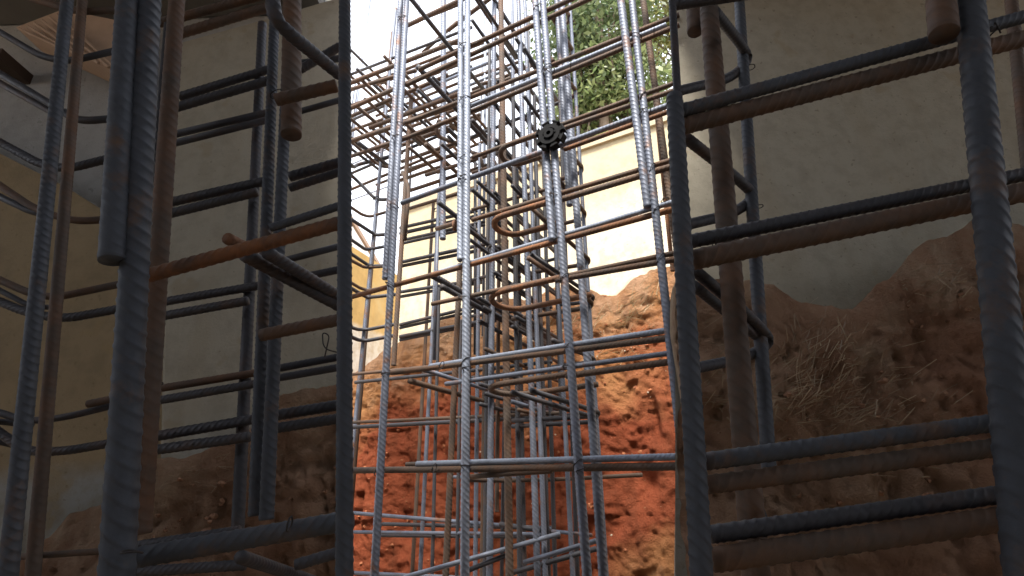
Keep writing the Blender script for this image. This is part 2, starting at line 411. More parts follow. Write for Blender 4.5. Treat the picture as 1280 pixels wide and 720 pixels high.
tag(slab_wall('shade_rear_wall', (-4.6, -2.6, 0), (4.7, -2.6, 0), 0, 3.25, .2, CONC, back=Vector((0, -1, 0))), 'concrete wall added unseen behind the camera to block light', 'wall')  # unseen wall, added to keep rear light off the sides
for x, lab in ((-4.6, 'concrete cross wall added unseen at the left end to block light'), (4.6, 'concrete cross wall added unseen at the right end to block light')):
    v, f = box((x + (.05 if x > 0 else -.0), -.5, 1.2), (.1, 4.18, 2.4)); tag(mesh_obj('shade_cross_wall', v, f, CONC), lab, 'wall')  # unseen end walls, added to limit light from the ends

lr = [(-260, 790), (-60, 730), (17, 697), (69, 668), (86, 645), (134, 624), (188, 580), (214, 570), (293, 555), (330, 515), (352, 494), (422, 478), (429, 476)]
rr_ = [(844, 352), (919, 350), (968, 357), (992, 377), (1033, 388), (1064, 384), (1112, 346), (1133, 319), (1188, 288), (1230, 274), (1280, 285), (1400, 280), (1600, 300)]
def rake_of(u):
    a, b = PY(u, 355, 1.46)[0], PY(u, 720, 1.40)[0]; return (a.x-b.x)/(a.z-b.z)
lay_s = lambda s, t, z: .28*max(0, 1-t*2.2)
LB, LBV = bank('left_earth_heap', [PY(u, v, 1.46)[0] for u, v in lr], (0, -1, 0), .10, .13, 140, 110, .05, lay_s, detail=.35, rake=rake_of(428), mat=BSOIL)
RB, RBV = bank('right_earth_heap', [PY(u, v, 1.46)[0] for u, v in rr_], (0, -1, 0), .16, .13, 160, 130, .05, lambda s, t, z: .30*max(0, 1-t*1.6), detail=.35, rake=rake_of(844), mat=BSOIL)

# ------------------------------------------------------------------ straw, clods and stones on the banks
STRAW = leaf_mat('dry_straw', (.50, .38, .22), (.78, .66, .45), .15)
CLODB = plain('brown_clod', (.26, .14, .085), .95, .35, 30)
STRAWD = leaf_mat('grey_straw', (.32, .24, .16), (.58, .46, .31), .1)
STONE = plain('pale_stone', (.50, .40, .30), .9, .3, 30)
CLOD = plain('clay_clod', (.30, .11, .05), .95, .4, 25)
def cast(bvh, u, v):
    h = bvh.ray_cast(CAM, ray(u, v).normalized())
    return (h[0], h[1]) if h[0] else (None, None)
def scatter(name, bvh, spots, mat, size, straw, count):
    parts = []
    for k in range(count):
        u, v, su, sv, ang = spots[rng.integers(len(spots))]
        loc, nor = cast(bvh, u + rng.normal(0, su), v + rng.normal(0, sv))
        if loc is None: continue
        nor = nor if nor.dot(CAM-loc) > 0 else -nor
        if straw:
            a = R(ang) + rng.normal(0, .45); tng = (CR*math.cos(a) + CU*math.sin(a)); tng = (tng - nor*tng.dot(nor)*.97).normalized()
            l = size*rng.uniform(.4, 2.2); p = loc + nor*size*.02
            mid = p + tng*l*.5 + nor*size*rng.uniform(-.01, .05)
            parts.append(sweep([p, mid, p + tng*l], size*rng.uniform(.010, .030), 3))
        else:
            r = size*rng.uniform(.4, 1.5)*(.6 if rng.random() < .6 else 1)
            th = rng.uniform(.6, 1.4, (26,))
            vs = []; fs = []
            for i in range(1, 4):
                for j in range(6):
                    q = math.pi*i/4; w = 2*math.pi*j/6 + i
                    vs.append(Vector((math.sin(q)*math.cos(w), math.sin(q)*math.sin(w), math.cos(q)*.8))*r*th[i*6+j] + loc)
            vs += [loc + Vector((0, 0, r*.8)), loc - Vector((0, 0, r*.8))]
            for i in range(2):
                for j in range(6): fs.append([i*6+j, (i+1)*6+j, (i+1)*6+(j+1) % 6, i*6+(j+1) % 6])
            for j in range(6): fs.append([18, j, (j+1) % 6]); fs.append([19, 12+(j+1) % 6, 12+j])
            parts.append((np.array([tuple(x) for x in vs]), fs))
    v, f = join(parts)
    return tag(mesh_obj(name, v, f, mat), kind='stuff')
tag(scatter('dry_straw', BV, [(770, 400, 22, 9, 35), (715, 408, 22, 10, 15), (620, 425, 22, 10, 5), (640, 405, 25, 10, 5), (690, 420, 25, 8, 10), (770, 440, 30, 8, 5), (560, 420, 20, 12, 20), (800, 380, 20, 15, 50)], STRAW, .075, True, 420),
    'pale dry straw strewn over the top of the red bank', 'straw')
tag(scatter('soil_clods', BV, [(640, 540, 120, 90, 0), (560, 500, 80, 60, 0), (480, 640, 30, 60, 0), (790, 440, 40, 20, 0), (680, 410, 60, 18, 0)], CLOD, .012, False, 240), 'clods and crumbs of red clay stuck on the bank', 'clods')
tag(scatter('pale_stones', BV, [(640, 560, 100, 90, 0), (780, 450, 50, 20, 0), (660, 425, 60, 12, 0), (600, 420, 40, 15, 0)], STONE, .009, False, 90), 'small pale stones in the red bank', 'stones')
tag(scatter('dry_straw', RBV, [(1020, 440, 25, 25, 55), (990, 480, 40, 25, 40), (960, 510, 45, 22, 20), (1060, 480, 40, 40, 30), (1180, 350, 50, 25, 20), (1060, 510, 40, 20, 20), (900, 470, 25, 30, 20), (1100, 560, 90, 30, 10)], STRAWD, .034, True, 700),
    'dry straw tangled over the shaded right earth heap', 'straw')
tag(scatter('dry_straw', LBV, [(330, 540, 40, 25, 10), (380, 560, 30, 30, 10), (260, 590, 50, 20, 10), (390, 510, 20, 15, 10)], STRAWD, .022, True, 160), 'short dry straw on the shaded left earth heap', 'straw')
tag(scatter('soil_clods', RBV, [(1100, 600, 120, 70, 0), (1000, 520, 80, 40, 0), (1180, 420, 70, 60, 0)], CLODB, .009, False, 60), 'clay clods on the shaded right earth heap', 'clods')
tag(scatter('soil_clods', LBV, [(300, 620, 80, 40, 0), (200, 640, 60, 30, 0)], CLODB, .008, False, 35), 'clay clods on the shaded left earth heap', 'clods')

# ------------------------------------------------------------------ trees beyond the wall
def leaf_quads(P, Nn, size, rngs):
    """one folded leaf (two triangles either side of a midrib) at each point"""
    n = len(P); d = rngs.normal(size=(n, 3)); d[:, 2] -= .4; d /= np.linalg.norm(d, axis=1)[:, None]
    s = np.cross(d, rngs.normal(size=(n, 3))); s /= np.linalg.norm(s, axis=1)[:, None]
    L = (size*rngs.uniform(.6, 1.4, n))[:, None]
    a = P; b = P + d*L*.5 + s*L*.24; c = P + d*L; e = P + d*L*.5 - s*L*.24
    V = np.stack([a, b, c, e], 1).reshape(-1, 3); i = np.arange(n)*4
    return V, np.stack([i, i+1, i+2, i+3], 1).tolist()
BARK = plain('bark', (.12, .09, .065), .9, .4, 14)
def tree(base, h, crown_c, crown_r, nclump, nleaf, lsize, mat, label, seed):
    g = np.random.default_rng(seed); base = Vector(base); root = empty('leafy_tree', base); tag(root, label, 'tree', 'trees beyond the boundary wall')
    parts = []; cc = Vector(crown_c); top = base + Vector((0, 0, h*.55))
    pts = [base, base.lerp(top, .5) + Vector(g.normal(0, .1, 3)), top]
    parts.append(sweep(pts, .13, 8)); parts.append(sweep([top, top.lerp(cc, .6) + Vector(g.normal(0, .2, 3)), cc + Vector((0, 0, crown_r[2]*.5))], .08, 7))
    pos = []
    for k in range(nclump):
        d = g.normal(size=3); d /= np.linalg.norm(d); d *= g.uniform(.35, 1)**.6
        c = np.array(tuple(cc)) + d*np.array(crown_r)
        st = top.lerp(cc, g.uniform(.55, 1))
        if k < 14: parts.append(sweep([st, st.lerp(Vector(c), .55) + Vector(g.normal(0, .15, 3)), Vector(c)], .018, 5))
        m = int(nleaf/nclump*g.uniform(.5, 1.6)); rr = g.uniform(.2, .46)
        pos.append(c + g.normal(size=(m, 3))*rr*np.array([.6, .6, .42]))
    v, f = join(parts); mesh_obj('trunk', v, f, BARK, root, True)
    pos = np.concatenate(pos); v, f = leaf_quads(pos, None, lsize, g)
    mesh_obj('crown', v, f, mat, root)
def PD(u, v, t): return CAM + ray(u, v)*t
LG = leaf_mat('dark_leaf', (.06, .10, .045), (.20, .25, .11), .5)
LY = leaf_mat('yellow_leaf', (.14, .17, .05), (.34, .33, .13), .4)
LM = leaf_mat('mid_leaf', (.09, .14, .05), (.26, .30, .13), .5)
c = PD(752, 40, 9.0); tree((c.x-.2, c.y, 0), 7, c, (1.0, .9, 1.25), 66, 8000, .105, LG, 'dense dark green tree rising behind the middle of the cream wall', 3)
c = PD(835, 15, 10.0); tree((c.x, c.y, 0), 7, c, (1.05, .9, 1.15), 44, 5600, .12, LY, 'yellow green tree behind the right end of the cream wall', 5)
c = PD(772, 128, 8.8); tree((c.x+.3, c.y, 0), 6, c, (1.0, .7, .8), 44, 5600, .11, LM, 'mid green bushy tree low over the wall top', 8)
c = PD(716, 135, 8.7); tree((c.x, c.y, 0), 6, c, (.36, .5, .7), 14, 1500, .1, LM, 'narrow green tree beside the tall rear bar over the wall', 11)
c = PD(716, 20, 9.4); tree((c.x, c.y, 0), 7, c, (.42, .6, .8), 16, 1700, .1, LG, 'slim dark green tree showing at the left edge of the trees, behind the spacer bar', 21)
c = PD(960, 40, 10.5); tree((c.x, c.y, 0), 7, c, (1.6, .9, 1.6), 40, 5000, .13, LG, 'dark green tree hidden behind the right wing wall', 14)
bp = PD(762, 178, 8.3); bp.z = 0
bn = empty('banana_plant', bp); tag(bn, 'banana plant with broad pale green leaves just above the wall top', 'plant')
tz = PD(765, 175, 8.3).z
v, f = sweep([bp, Vector((bp.x, bp.y, tz-.3))], .09, 8); mesh_obj('stem', v, f, LM, bn, True)
BANL = leaf_mat('banana_leaf', (.20, .30, .08), (.34, .42, .14), .45)
for k, (az, el, ln) in enumerate([(200, 62, 1.0), (150, 70, 1.1), (245, 40, .9), (100, 66, 1.0), (20, 58, 1.0), (320, 45, .9), (60, 35, .9)]):
    a, e = R(az), R(el); d = Vector((math.cos(a)*math.cos(e), math.sin(a)*math.cos(e), math.sin(e))); o = Vector((bp.x, bp.y, tz-.35))
    side = d.cross(Vector((0, 0, 1))).normalized(); vs = []; fs = []
    for i in range(10):
        t = i/9; p = o + d*ln*t + Vector((0, 0, -.55*t*t*ln)); w = .15*math.sin(math.pi*min(1, t*.93+.05))**.7
        lift = Vector((0, 0, .06*math.sin(t*3)))
        vs += [p + side*w - lift*.8, p, p - side*w - lift*.8]
        if i: b = 3*i; fs += [[b-3, b-2, b+1, b], [b-2, b-1, b+2, b+1]]
    mesh_obj('leaf', [tuple(x) for x in vs], fs, BANL, bn)

# ------------------------------------------------------------------ reinforcing bars
WIRE = steel('tie_wire', (.03, .028, .03), (.07, .04, .03), .5, .7, .3, .6)
def extend(p, q, px):                        # bars leaving the picture go on
    u, v = px
    d = (p - q).normalized()
    if v <= 3: return p + d*.7
    if v >= 716: return p + d*.75
    if u >= 838: return p + d*.03
    if u <= 440: return p + d*.3
    return p
def bar(parent, px, w, k, mat='g', name='tie_bar', rib=True, plane=PK, label=None, lim=(440, 838), ext=True, straight=True):
    """px: points (u, v[, k]) in photo pixels read off the planes of the cage; w: width in pixels"""
    P = []; T = []
    for q in px:
        kk = q[2] if len(q) > 2 else k
        p, t = plane(q[0], q[1], kk); P.append(p); T.append(t)
    if ext:
        P[0] = extend(P[0], P[1], px[0][:2]); P[-1] = extend(P[-1], P[-2], px[-1][:2])
    r = w*(sum(T)/len(T))/(2*F)
    if rib and w >= 4.5: v, f = sweep(P, r*.95, 12 if w > 14 else 10, .06 if name != 'vertical_bar' else .08, wob=0)
    else: v, f = sweep(P, r, 8)
    o = mesh_obj(name, v, f, MATS[mat], parent, True)
    if label: o['label'] = label
    return o, P
def sbar(parent, a, kA, uB, w, mat='d', rib=True, name='cross_tie', l2=None):
    """a level bar running square to the front face, from pixel a on plane kA back until it shows at u = uB"""
    p, t = PK(a[0], a[1], kA); lo, hi = 0, 6.0
    for _ in range(40):
        m = (lo+hi)/2
        if uv_of(p + nB*m)[0] < uB: lo = m
        else: hi = m
    q = p + nB*lo
    if a[1] <= 3 or a[0] <= 440: p = p - nB*.4
    r = w*t/(2*F)
    v, f = sweep([p, q], r, 9, .1 if rib and w >= 4.5 else 0)
    return mesh_obj(name, v, f, MATS[mat], parent, True)
def wire(parent, u, v, k, size, plane=PK, ang=30, tail=True):
    """a loop of annealed wire round a crossing with its twisted tail"""
    p, t = plane(u, v, k); s = size*t/F; rad = max(.0011, .55*t/F)
    nn = -nB if plane is PK else Vector((0, -1, 0)); rt = Vector((0, 0, 1)).cross(nn).normalized()
    a = R(ang); e1 = rt*math.cos(a) + Vector((0, 0, 1))*math.sin(a); pts = []
    for i in range(9):
        th = math.pi*2*i/8; pts.append(p + e1*s*math.cos(th) + nn*s*.75*math.sin(th) + Vector((0, 0, 1))*s*.10*math.sin(th*2))
    parts = [sweep(pts, rad, 5)]
    if tail:
        b = p + nn*s*.8; parts.append(sweep([b, b + nn*s*.35 - e1*s*.3, b - Vector((0, 0, 1))*s*rng.uniform(.5, 1) + e1*s*rng.uniform(-.6, .6)], rad, 5))
    v_, f_ = join(parts); mesh_obj('wire_tie', v_, f_, WIRE, parent, True)

base0 = PK(650, 700, .3)[0]; base0.z = 0
A = empty('column_cage', base0); tag(A, 'tall grey and rusty rebar column cage with lapped bars, standing in the middle', 'rebar cage')
# front uprights, lapped in pairs
VB = 'vertical_bar'
for px, w, k, m in [
    ([(501, 0), (493, 180), (482, 349)], 8.2, 0, 'g'), ([(508.5, 0), (499, 180), (489, 360), (479, 540), (468, 720)], 8.6, 0, 'g'),
    ([(576, 0), (575.5, 180), (575.5, 325)], 8.2, 0, 'p'), ([(584.5, 0), (584.5, 180), (583.5, 360), (582, 540), (581, 720)], 9.6, 0, 'p'),
    ([(669, 0), (682, 180), (690.5, 300)], 9.5, 0, 'g'), ([(678.5, 0), (693, 180), (706, 360), (719, 540), (734, 720)], 10, 0, 'g'),
    ([(776, 0), (799, 180), (810, 259)], 10.5, 0, 'g'), ([(790, 0), (814, 180), (834, 360), (842, 440), (870, 720)], 10.5, 0, 'g'),
    ([(804, 0), (829, 180), (843, 275), (880, 560)], 9, .16, 'b'),
    ([(810, 40), (823, 180), (840, 330)], 5, .2, 'r'),
    # the column's inner and rear uprights
    ([(626, 0), (632, 240), (635, 400), (637, 720)], 8.4, .30, 'b'), ([(618, 0), (619, 300), (617, 500), (612, 720)], 7.2, .42, 'g'),
    ([(648, 0), (655, 180), (659, 360), (665, 540), (672, 720)], 7, .45, 'g'),
    ([(696, 0), (706, 180), (712, 257)], 7.5, .14, 'g'), ([(702, 0), (717, 225), (726, 360), (739, 540), (754, 720)], 9.5, .12, 'g'),
    ([(712, 0), (727, 180), (736, 360), (747, 540), (758, 720)], 5, .5, 'g'),
    ([(668, 120), (671, 360), (676, 540), (680, 720)], 5.2, .6, 'd'), ([(679, 190), (684, 360), (688, 540), (694, 720)], 5.2, .7, 'd'),
    ([(692, 250), (699, 360), (706, 540), (716, 720)], 5.8, .5, 'g'), ([(646, 200), (650, 400), (653, 560), (656, 720)], 5, .75, 'd'),
    ([(575, 330), (570, 500), (566, 560), (557, 720)], 8, .35, 'b'), ([(576, 400), (574, 540), (571, 720)], 4.5, .7, 'd'),
    ([(600, 180), (598, 360), (596, 540), (594, 720)], 5.2, .7, 'g'), ([(594, 200), (594, 443)], 4.2, .9, 'd'),
    ([(607, 0), (606, 200), (604, 420)], 3.6, 1.1, 'p'), ([(640, 0), (642, 180), (645, 420)], 5, .9, 'g'),
    ([(660, 20), (664, 200), (668, 400)], 4, 1.0, 'd'), ([(634, 300), (628, 520), (627, 720)], 4.5, .9, 'd')]:
    # uprights are straight: use the outer points only
    bar(A, [px[0], px[-1]], w, k, m, VB, label='rust coloured upright' if m == 'r' else None)
# front ties
TK = .036
for px, w, k, m in [
    ([(509, 32), (572, 2)], 6, .5, 'b'), ([(530, 22), (575, 4)], 6, .56, 'b'),
    ([(507, 107), (572, 75), (640, 43), (742, -4)], 6.2, TK, 'b'), ([(524, 87), (640, 33), (712, 0)], 6.2, TK, 'b'),
    ([(507, 154), (572, 130), (640, 101), (777, 47), (840, 22)], 6, TK+.03, 'b'), ([(585, 134), (640, 110), (777, 54), (833, 31)], 6.4, TK, 'p'), ([(500, 176), (572, 146), (640, 118), (777, 62), (840, 35)], 6.2, TK, 'b'),
    ([(590, 197), (640, 179), (702, 155), (790, 125), (840, 105)], 6, TK+.02, 'b'), ([(700, 162), (790, 132), (840, 114)], 6.5, TK, 'b'),
    ([(502, 254), (572, 230), (640, 206), (705, 180), (792, 148), (840, 130)], 7.2, TK, 'g'), ([(705, 187), (792, 156), (840, 138)], 6.4, TK, 'r'),
    ([(590, 275), (640, 260), (700, 243), (840, 200)], 6.6, TK+.01, 'b'), ([(690, 253), (840, 208)], 8.2, TK, 'b'),
    ([(549, 340), (640, 309), (690, 295), (815, 260), (840, 253)], 6.4, TK, 'p'), ([(440, 371), (497, 355), (575, 333), (640, 316), (815, 269), (840, 262)], 7.2, TK, 'r'),
    ([(540, 380), (590, 367), (640, 354), (700, 341), (825, 320), (840, 317)], 6.4, TK, 'b'), ([(695, 350), (840, 325)], 8, TK, 'b'),
    ([(537, 458), (640, 440), (840, 412)], 7.4, TK, 'p'), ([(489, 466), (640, 449), (840, 422)], 8, TK, 'b'),
    ([(557, 480), (640, 467), (840, 441)], 6.6, TK, 'g'), ([(708, 470), (840, 452)], 9, TK, 'b'),
    ([(521, 580), (640, 576), (842, 571)], 8.2, TK, 'p'), ([(440, 588), (640, 587), (842, 583)], 9, TK, 'b'), ([(508, 580.5), (526, 580)], 6, TK+.03, 'b'),
    # rear-face ties seen through
    ([(440, 641), (635, 656), (690, 662)], 5, .75, 'g'), ([(478, 655), (690, 660)], 5, .95, 'd'), ([(440, 665), (690, 668)], 4.6, .7, 'g'), ([(470, 669), (700, 671)], 5, .85, 'd'),
    ([(440, 716), (570, 722)], 5, .7, 'g'), ([(440, 528), (640, 519), (700, 516)], 4.6, .7, 'b'), ([(440, 534), (640, 525), (720, 519)], 5.6, .75, 'd'),
    ([(560, 596), (650, 598)], 4, .8, 'g'), ([(590, 463), (640, 457), (690, 452)], 5, .7, 'd'), ([(590, 472), (690, 461)], 4.6, .75, 'd'),
    ([(590, 395), (690, 384)], 4.4, .8, 'd'), ([(590, 262), (700, 232)], 4.6, .6, 'b'), ([(590, 87), (650, 62)], 4.4, 1.0, 'p'), ([(590, 97), (650, 77)], 4, 1.1, 'b'),
    ([(590, 171), (700, 128)], 4.6, .7, 'd'), ([(590, 350), (700, 322)], 4.4, .7, 'd'), ([(590, 216), (700, 182)], 4.4, .7, 'b'), ([(440, 468), (482, 463), (600, 452)], 4.4, .9, 'b'), ([(444, 478), (490, 474), (640, 458)], 4.8, .8, 'd')]:
    bar(A, [px[0], px[-1]] if len(px) < 3 or m != 'x' else px, w, k, m, 'tie_bar', rib=True, label='rusty tie' if m == 'r' else None)
# hooked tie ends round the rusty inner upright
def hook(parent, a, b, drop, w, mat, k=.036, tailpx=.1):
    """a level tie running from a to b on the front plane, then bent back round in a half circle"""
    p, t = PK(a[0], a[1], k); q, t2 = PK(b[0], b[1], k); q.z = (p.z+q.z)/2; p.z = q.z
    d = (q-p).normalized(); lo, hi = .01, .8; v0 = uv_of(q)[1]
    for _ in range(40):
        m = (lo+hi)/2
        if abs(uv_of(q + nB*m)[1] - v0) < drop: lo = m
        else: hi = m
    D = lo; r = w*t2/(2*F); pts = [p, q]
    for i in range(1, 9):
        th = math.pi*i/8; pts.append(q + d*(D*.42*math.sin(th)) + nB*(D/2*(1-math.cos(th))))
    pts.append(pts[-1] - d*tailpx)
    v, f = sweep(pts, r, 10, .05); o = mesh_obj('hooked_tie', v, f, MATS[mat], parent, True); o['label'] = 'rusty tie with hooked end'
hook(A, (702, 158), (634, 181), 22, 6.6, 'b'); hook(A, (690, 253), (628, 268), 22, 7.6, 'r', tailpx=.2); hook(A, (700, 349), (628, 362), 21, 7.6, 'r', tailpx=.3); hook(A, (715, 469), (628, 478), 12, 7.6, 'b', tailpx=.3); hook(A, (690, 590), (628, 591), 6, 6.6, 'b', tailpx=.3)
# loops closing at the right rear upright
for pts, w, m in [
    ([(700, 5, .1), (711, 18, .5), (711, 27, .52), (702, 33, .5)], 5, 'b'), ([(690, 20, .1), (715, 62, .5), (716, 68, .52), (700, 74, .5)], 5.5, 'b'),
    ([(690, 75, .1), (719, 112, .5), (719, 119, .52), (700, 128, .5)], 5.5, 'b'), ([(700, 180, .1), (727, 208, .5), (727, 215, .52), (690, 228, .5)], 5.5, 'b'),
    ([(690, 215, .0), (731, 266, .5), (730, 273, .52), (668, 289, .5)], 5.5, 'b'), ([(662, 258, .1), (736, 324, .5), (735, 330, .52), (668, 340, .5)], 5.5, 'b'),
    ([(660, 322, .1), (740, 378, .5), (738, 384, .52), (640, 399, .5)], 6, 'b'), ([(664, 318, .06), (742, 371, .5), (740, 377, .52), (700, 381, .5)], 5, 'd'),
    ([(690, 425, .1), (742, 448, .5), (743, 452, .52), (690, 459, .5)], 5.5, 'd'), ([(664, 488, .1), (748, 515, .5), (747, 520, .52), (640, 526, .5)], 6, 'd'),
    ([(640, 490, .1), (746, 523, .55), (744, 527, .57), (640, 533, .55)], 6, 'd')]:
    bar(A, pts, w, .3, m, 'loop_tie', rib=False)
# bars running square to the face
for a, k, uB, w, m in [
    ((515, 0), .04, 640, 6, 'd'), ((596, 0), .3, 645, 5, 'd'), ((522, 83), .04, 660, 7, 'd'), ((590, 25), .5, 640, 4.5, 'd'), ((600, 0), .1, 660, 4.5, 'd'),
    ((548, 253), .3, 640, 6.4, 'd'), ((597, 227), .2, 660, 5, 'd'), ((590, 237), .3, 662, 5.4, 'd'), ((586, 287), .2, 668, 6.5, 'd'), ((588, 300), .2, 650, 5, 'd'),
    ((540, 344), .06, 700, 8.5, 'd'), ((552, 358), .04, 650, 7, 'd'), ((530, 462), .04, 705, 5.8, 'g'), ((512, 476), .04, 705, 7, 'b'), 
    ((640, 388), .4, 703, 6, 'd'), ((645, 396), .4, 703, 5, 'd'), ((640, 408), .5, 690, 5, 'd'), ((655, 250), .3, 688, 5, 'd'), ((640, 232), .4, 690, 5, 'd'), ((655, 60), .4, 700, 5, 'd'), ((645, 48), .4, 700, 5, 'd'), ((655, 120), .4, 700, 5, 'd'),
    ((640, 502), .4, 700, 6, 'g'), ((648, 512), .4, 700, 5, 'b'), ((640, 355), .5, 690, 5, 'd')]:
    sbar(A, a, k, uB, w, m, rib=w > 6.5)
for u, v, s, ang in [(504, 25, 11, 10), (496, 172, 11, 0), (580, 58, 12, 5), (580, 222, 12, 10), (579, 326, 12, -5), (673, 11, 12, 15), (686, 90, 13, 10), (714, 82, 7, 80), (806, 140, 14, 20), (831, 250, 9, 15),
                     (482, 467, 10, 0), (552, 457, 9, 60), (543, 585, 9, 70), (725, 588, 12, 10), (471, 590, 8, 70), (818, 39, 7, 80), (583, 460, 11, 0), (708, 458, 11, 0), (612, 311, 7, 80), (700, 352, 10, 5), (697, 300, 11, 20)]:
    wire(A, u, v, -.002 if s > 7.5 else .03, s*.62, ang=ang)
for i, y in enumerate((22, 70, 122, 150, 196, 228, 262, 296, 330, 362)):
    for j in range(2):
        sbar(A, (618 + 3*j + 2*(i % 3), y - 22 + 6*j), .40 + .03*j, 704 - 9*j, 4.8, 'd', rib=False)
for px, w, k, m in [([(612, 60), (606, 720)], 5, .62, 'd'), ([(641, 100), (650, 720)], 6, .55, 'd'), ([(656, 0), (682, 720)], 5.6, .5, 'g'), ([(686, 60), (702, 520)], 5, .62, 'd'), ([(625, 150), (621, 640)], 5, .6, 'b')]:
    bar(A, px, w, k, m, VB)
for a0, k0, u1, m in (((598, 372), .3, 700, 'd'), ((604, 384), .34, 690, 'd'), ((600, 402), .4, 700, 'd'), ((606, 436), .3, 704, 'b'), ((600, 480), .3, 706, 'd'), ((606, 492), .34, 706, 'd'), ((600, 505), .4, 700, 'd'), ((640, 470), .4, 706, 'd')):
    sbar(A, a0, k0, u1, 5.4, m, rib=False)
for px, w, k, m in [([(670, 200), (686, 720)], 5, .55, 'd'), ([(588, 330), (583.5, 720)], 5, .6, 'd'), ([(606, 380), (602, 720)], 4.6, .65, 'b'), ([(699, 100), (722, 720)], 5, .66, 'd'), ([(549, 360), (540, 720)], 4.6, .8, 'd')]:
    bar(A, px, w, k, m, VB)
FV = [((508, 0), (468, 720)), ((580, 0), (581, 720)), ((678, 0), (734, 720)), ((790, 0), (842, 440))]
FT = [((507, 152), (840, 28)), ((590, 196), (840, 108)), ((502, 254), (840, 134)), ((590, 275), (840, 204)), ((497, 353), (840, 258)), ((540, 380), (840, 321)), ((489, 464), (840, 417)), ((557, 480), (840, 446)), ((445, 584), (840, 577))]
for a, b in FV:
    for c, d in FT:
        m1 = (b[0]-a[0])/(b[1]-a[1]); v_ = 300.
        for _ in range(8):
            u_ = a[0] + m1*(v_-a[1]); v_ = c[1] + (d[1]-c[1])*(u_-c[0])/(d[0]-c[0])
        if c[0]-12 < u_ < 836 and v_ < b[1] and rng.random() < .75:
            wire(A, u_ + rng.normal(0, 1.5), v_, -.003, rng.uniform(6.5, 8.5), ang=rng.choice([35, -35, 8]) + rng.normal(0, 8), tail=rng.random() < .7)
# loose bars leaning in the foot of the cage
LO = empty('loose_bars', PK(620, 700, .3)[0]); tag(LO, 'loose grey bars lying askew across the foot of the middle cage', 'rebar')
for px, w, k, m in [([(505, 722, .15), (700, 667, .5)], 6, .2, 'p'), ([(585, 713, .3), (640, 691, .4)], 6, .3, 'd'), ([(655, 703, .4), (745, 676, .4)], 6, .3, 'g'), ([(640, 716, .5), (745, 686, .5)], 6.4, .3, 'd'), ([(625, 655, .6), (690, 665, .6)], 6, .3, 'd'), ([(690, 664, .55), (740, 669, .55)], 4.5, .3, 'g')]:
    bar(LO, px, w, k, m, 'bar', rib=False, ext=False)

# rear left column with rounded loops
B = empty('column_cage', PK(480, 560, 1.2)[0] * 1); B.location.z = 0
tag(B, 'slimmer dark rebar cage with rounded loops standing left of and behind the middle cage', 'rebar cage')
for px, w, k, m in [
    ([(495, 10), (471, 180), (452, 360), (439, 540), (425, 720)], 4.6, 1.0, 'g'), ([(490, 40), (475, 180), (461, 360), (447, 520), (432, 720)], 3.8, 1.2, 'b'),
    ([(462, 0), (453, 75), (441, 175), (425, 300)], 2.6, 1.7, 'p'), ([(514, 120), (507, 200), (501, 355), (492, 457)], 6.2, .7, 'b'),
    ([(549, 240), (541, 360), (534, 540), (525, 720)], 5, .9, 'g'), ([(542, 250), (538, 380), (526, 530), (515, 720)], 4.6, 1.1, 'b'),
    ([(554.5, 0), (553.5, 180), (553.5, 299)], 7.2, .75, 'g'), ([(548, 250), (546, 380), (543, 450)], 4.4, .85, 'g'), ([(524, 0), (518, 125), (512, 240)], 2.6, 1.7, 'p'), ([(565, 0), (556, 120), (545, 300)], 2.6, 1.6, 'p')]:
    bar(B, [px[0], px[-1]], w, k, m, VB)
for pts, w in [
    ([(425, 208, .7), (445, 224, .95), (468, 248, 1.0), (478, 250, 1.0), (490, 248, 1.0)], 4.6), ([(425, 250, .6), (452, 268, .95), (462, 271, 1.0), (486, 264, 1.0)], 4),
    ([(425, 265, .6), (462, 289, .95), (470, 294, 1), (492, 292, 1)], 4.8), ([(425, 290, .6), (457, 312, .95), (465, 311, 1), (492, 306, 1)], 4.4),
    ([(425, 308, .6), (455, 328, .95), (463, 333, 1), (492, 331, 1)], 4.6), ([(425, 318, .6), (455, 334, .95), (464, 334, 1), (490, 332, 1)], 4.2),
    ([(425, 352, .6), (452, 368, .95), (460, 372, 1), (495, 368, 1)], 4.8), ([(425, 345, .6), (450, 360, .95), (460, 363, 1), (490, 358, 1)], 4),
    ([(425, 405, .6), (448, 412, .95), (460, 412, 1), (495, 405, 1)], 4.6), ([(425, 415, .6), (448, 425, .95), (458, 426, 1), (495, 419, 1)], 4.8),
    ([(425, 190, .6), (442, 210, .9), (446, 206, 1), (490, 195, 1)], 5), ([(425, 165, .6), (470, 204, 1.0), (480, 209, 1.02), (492, 208, 1)], 4)]:
    bar(B, pts, w, 1, 'd' if w > 4.3 else 'b', 'loop_tie', rib=False, ext=False)
for y0, y1, x1, w, k in [(284, 274, 546, 4.6, .9), (291, 281, 546, 5, .92), (300, 290, 546, 4, .9), (304, 294, 546, 4, .95), (327, 312, 572, 5, .9), (332, 318, 572, 4.6, .92), (364, 358, 542, 4.6, .9), (370, 363, 542, 4.4, .92), (405, 388, 572, 4.6, .9), (409, 393, 572, 4.2, .92), (420, 407, 572, 5.4, .9), (424, 410, 572, 4.4, .92)]:
    for kk, uu in ((k, 500),): bar(B, [(uu, y0 + (1 if uu == 500 else 0)), (x1 + 60, y1 - (x1+60-x1)*(y0-y1)/(x1-uu))], w, kk, 'd', 'tie_bar', rib=True)
bar(B, [(503, 215), (508, 226), (511, 240), (506, 300)], 5, .7, 'b', 'hook', rib=False)
bar(B, [(546, 286, .6), (566, 280, .55), (577, 277, .5)], 6.4, .6, 'b', 'tie_bar', rib=False)
v, f = sweep([PK(568, 277, .5)[0], PK(569, 287, .5)[0]], .016, 10); mesh_obj('bar_end', v, f, RUST, B, True)
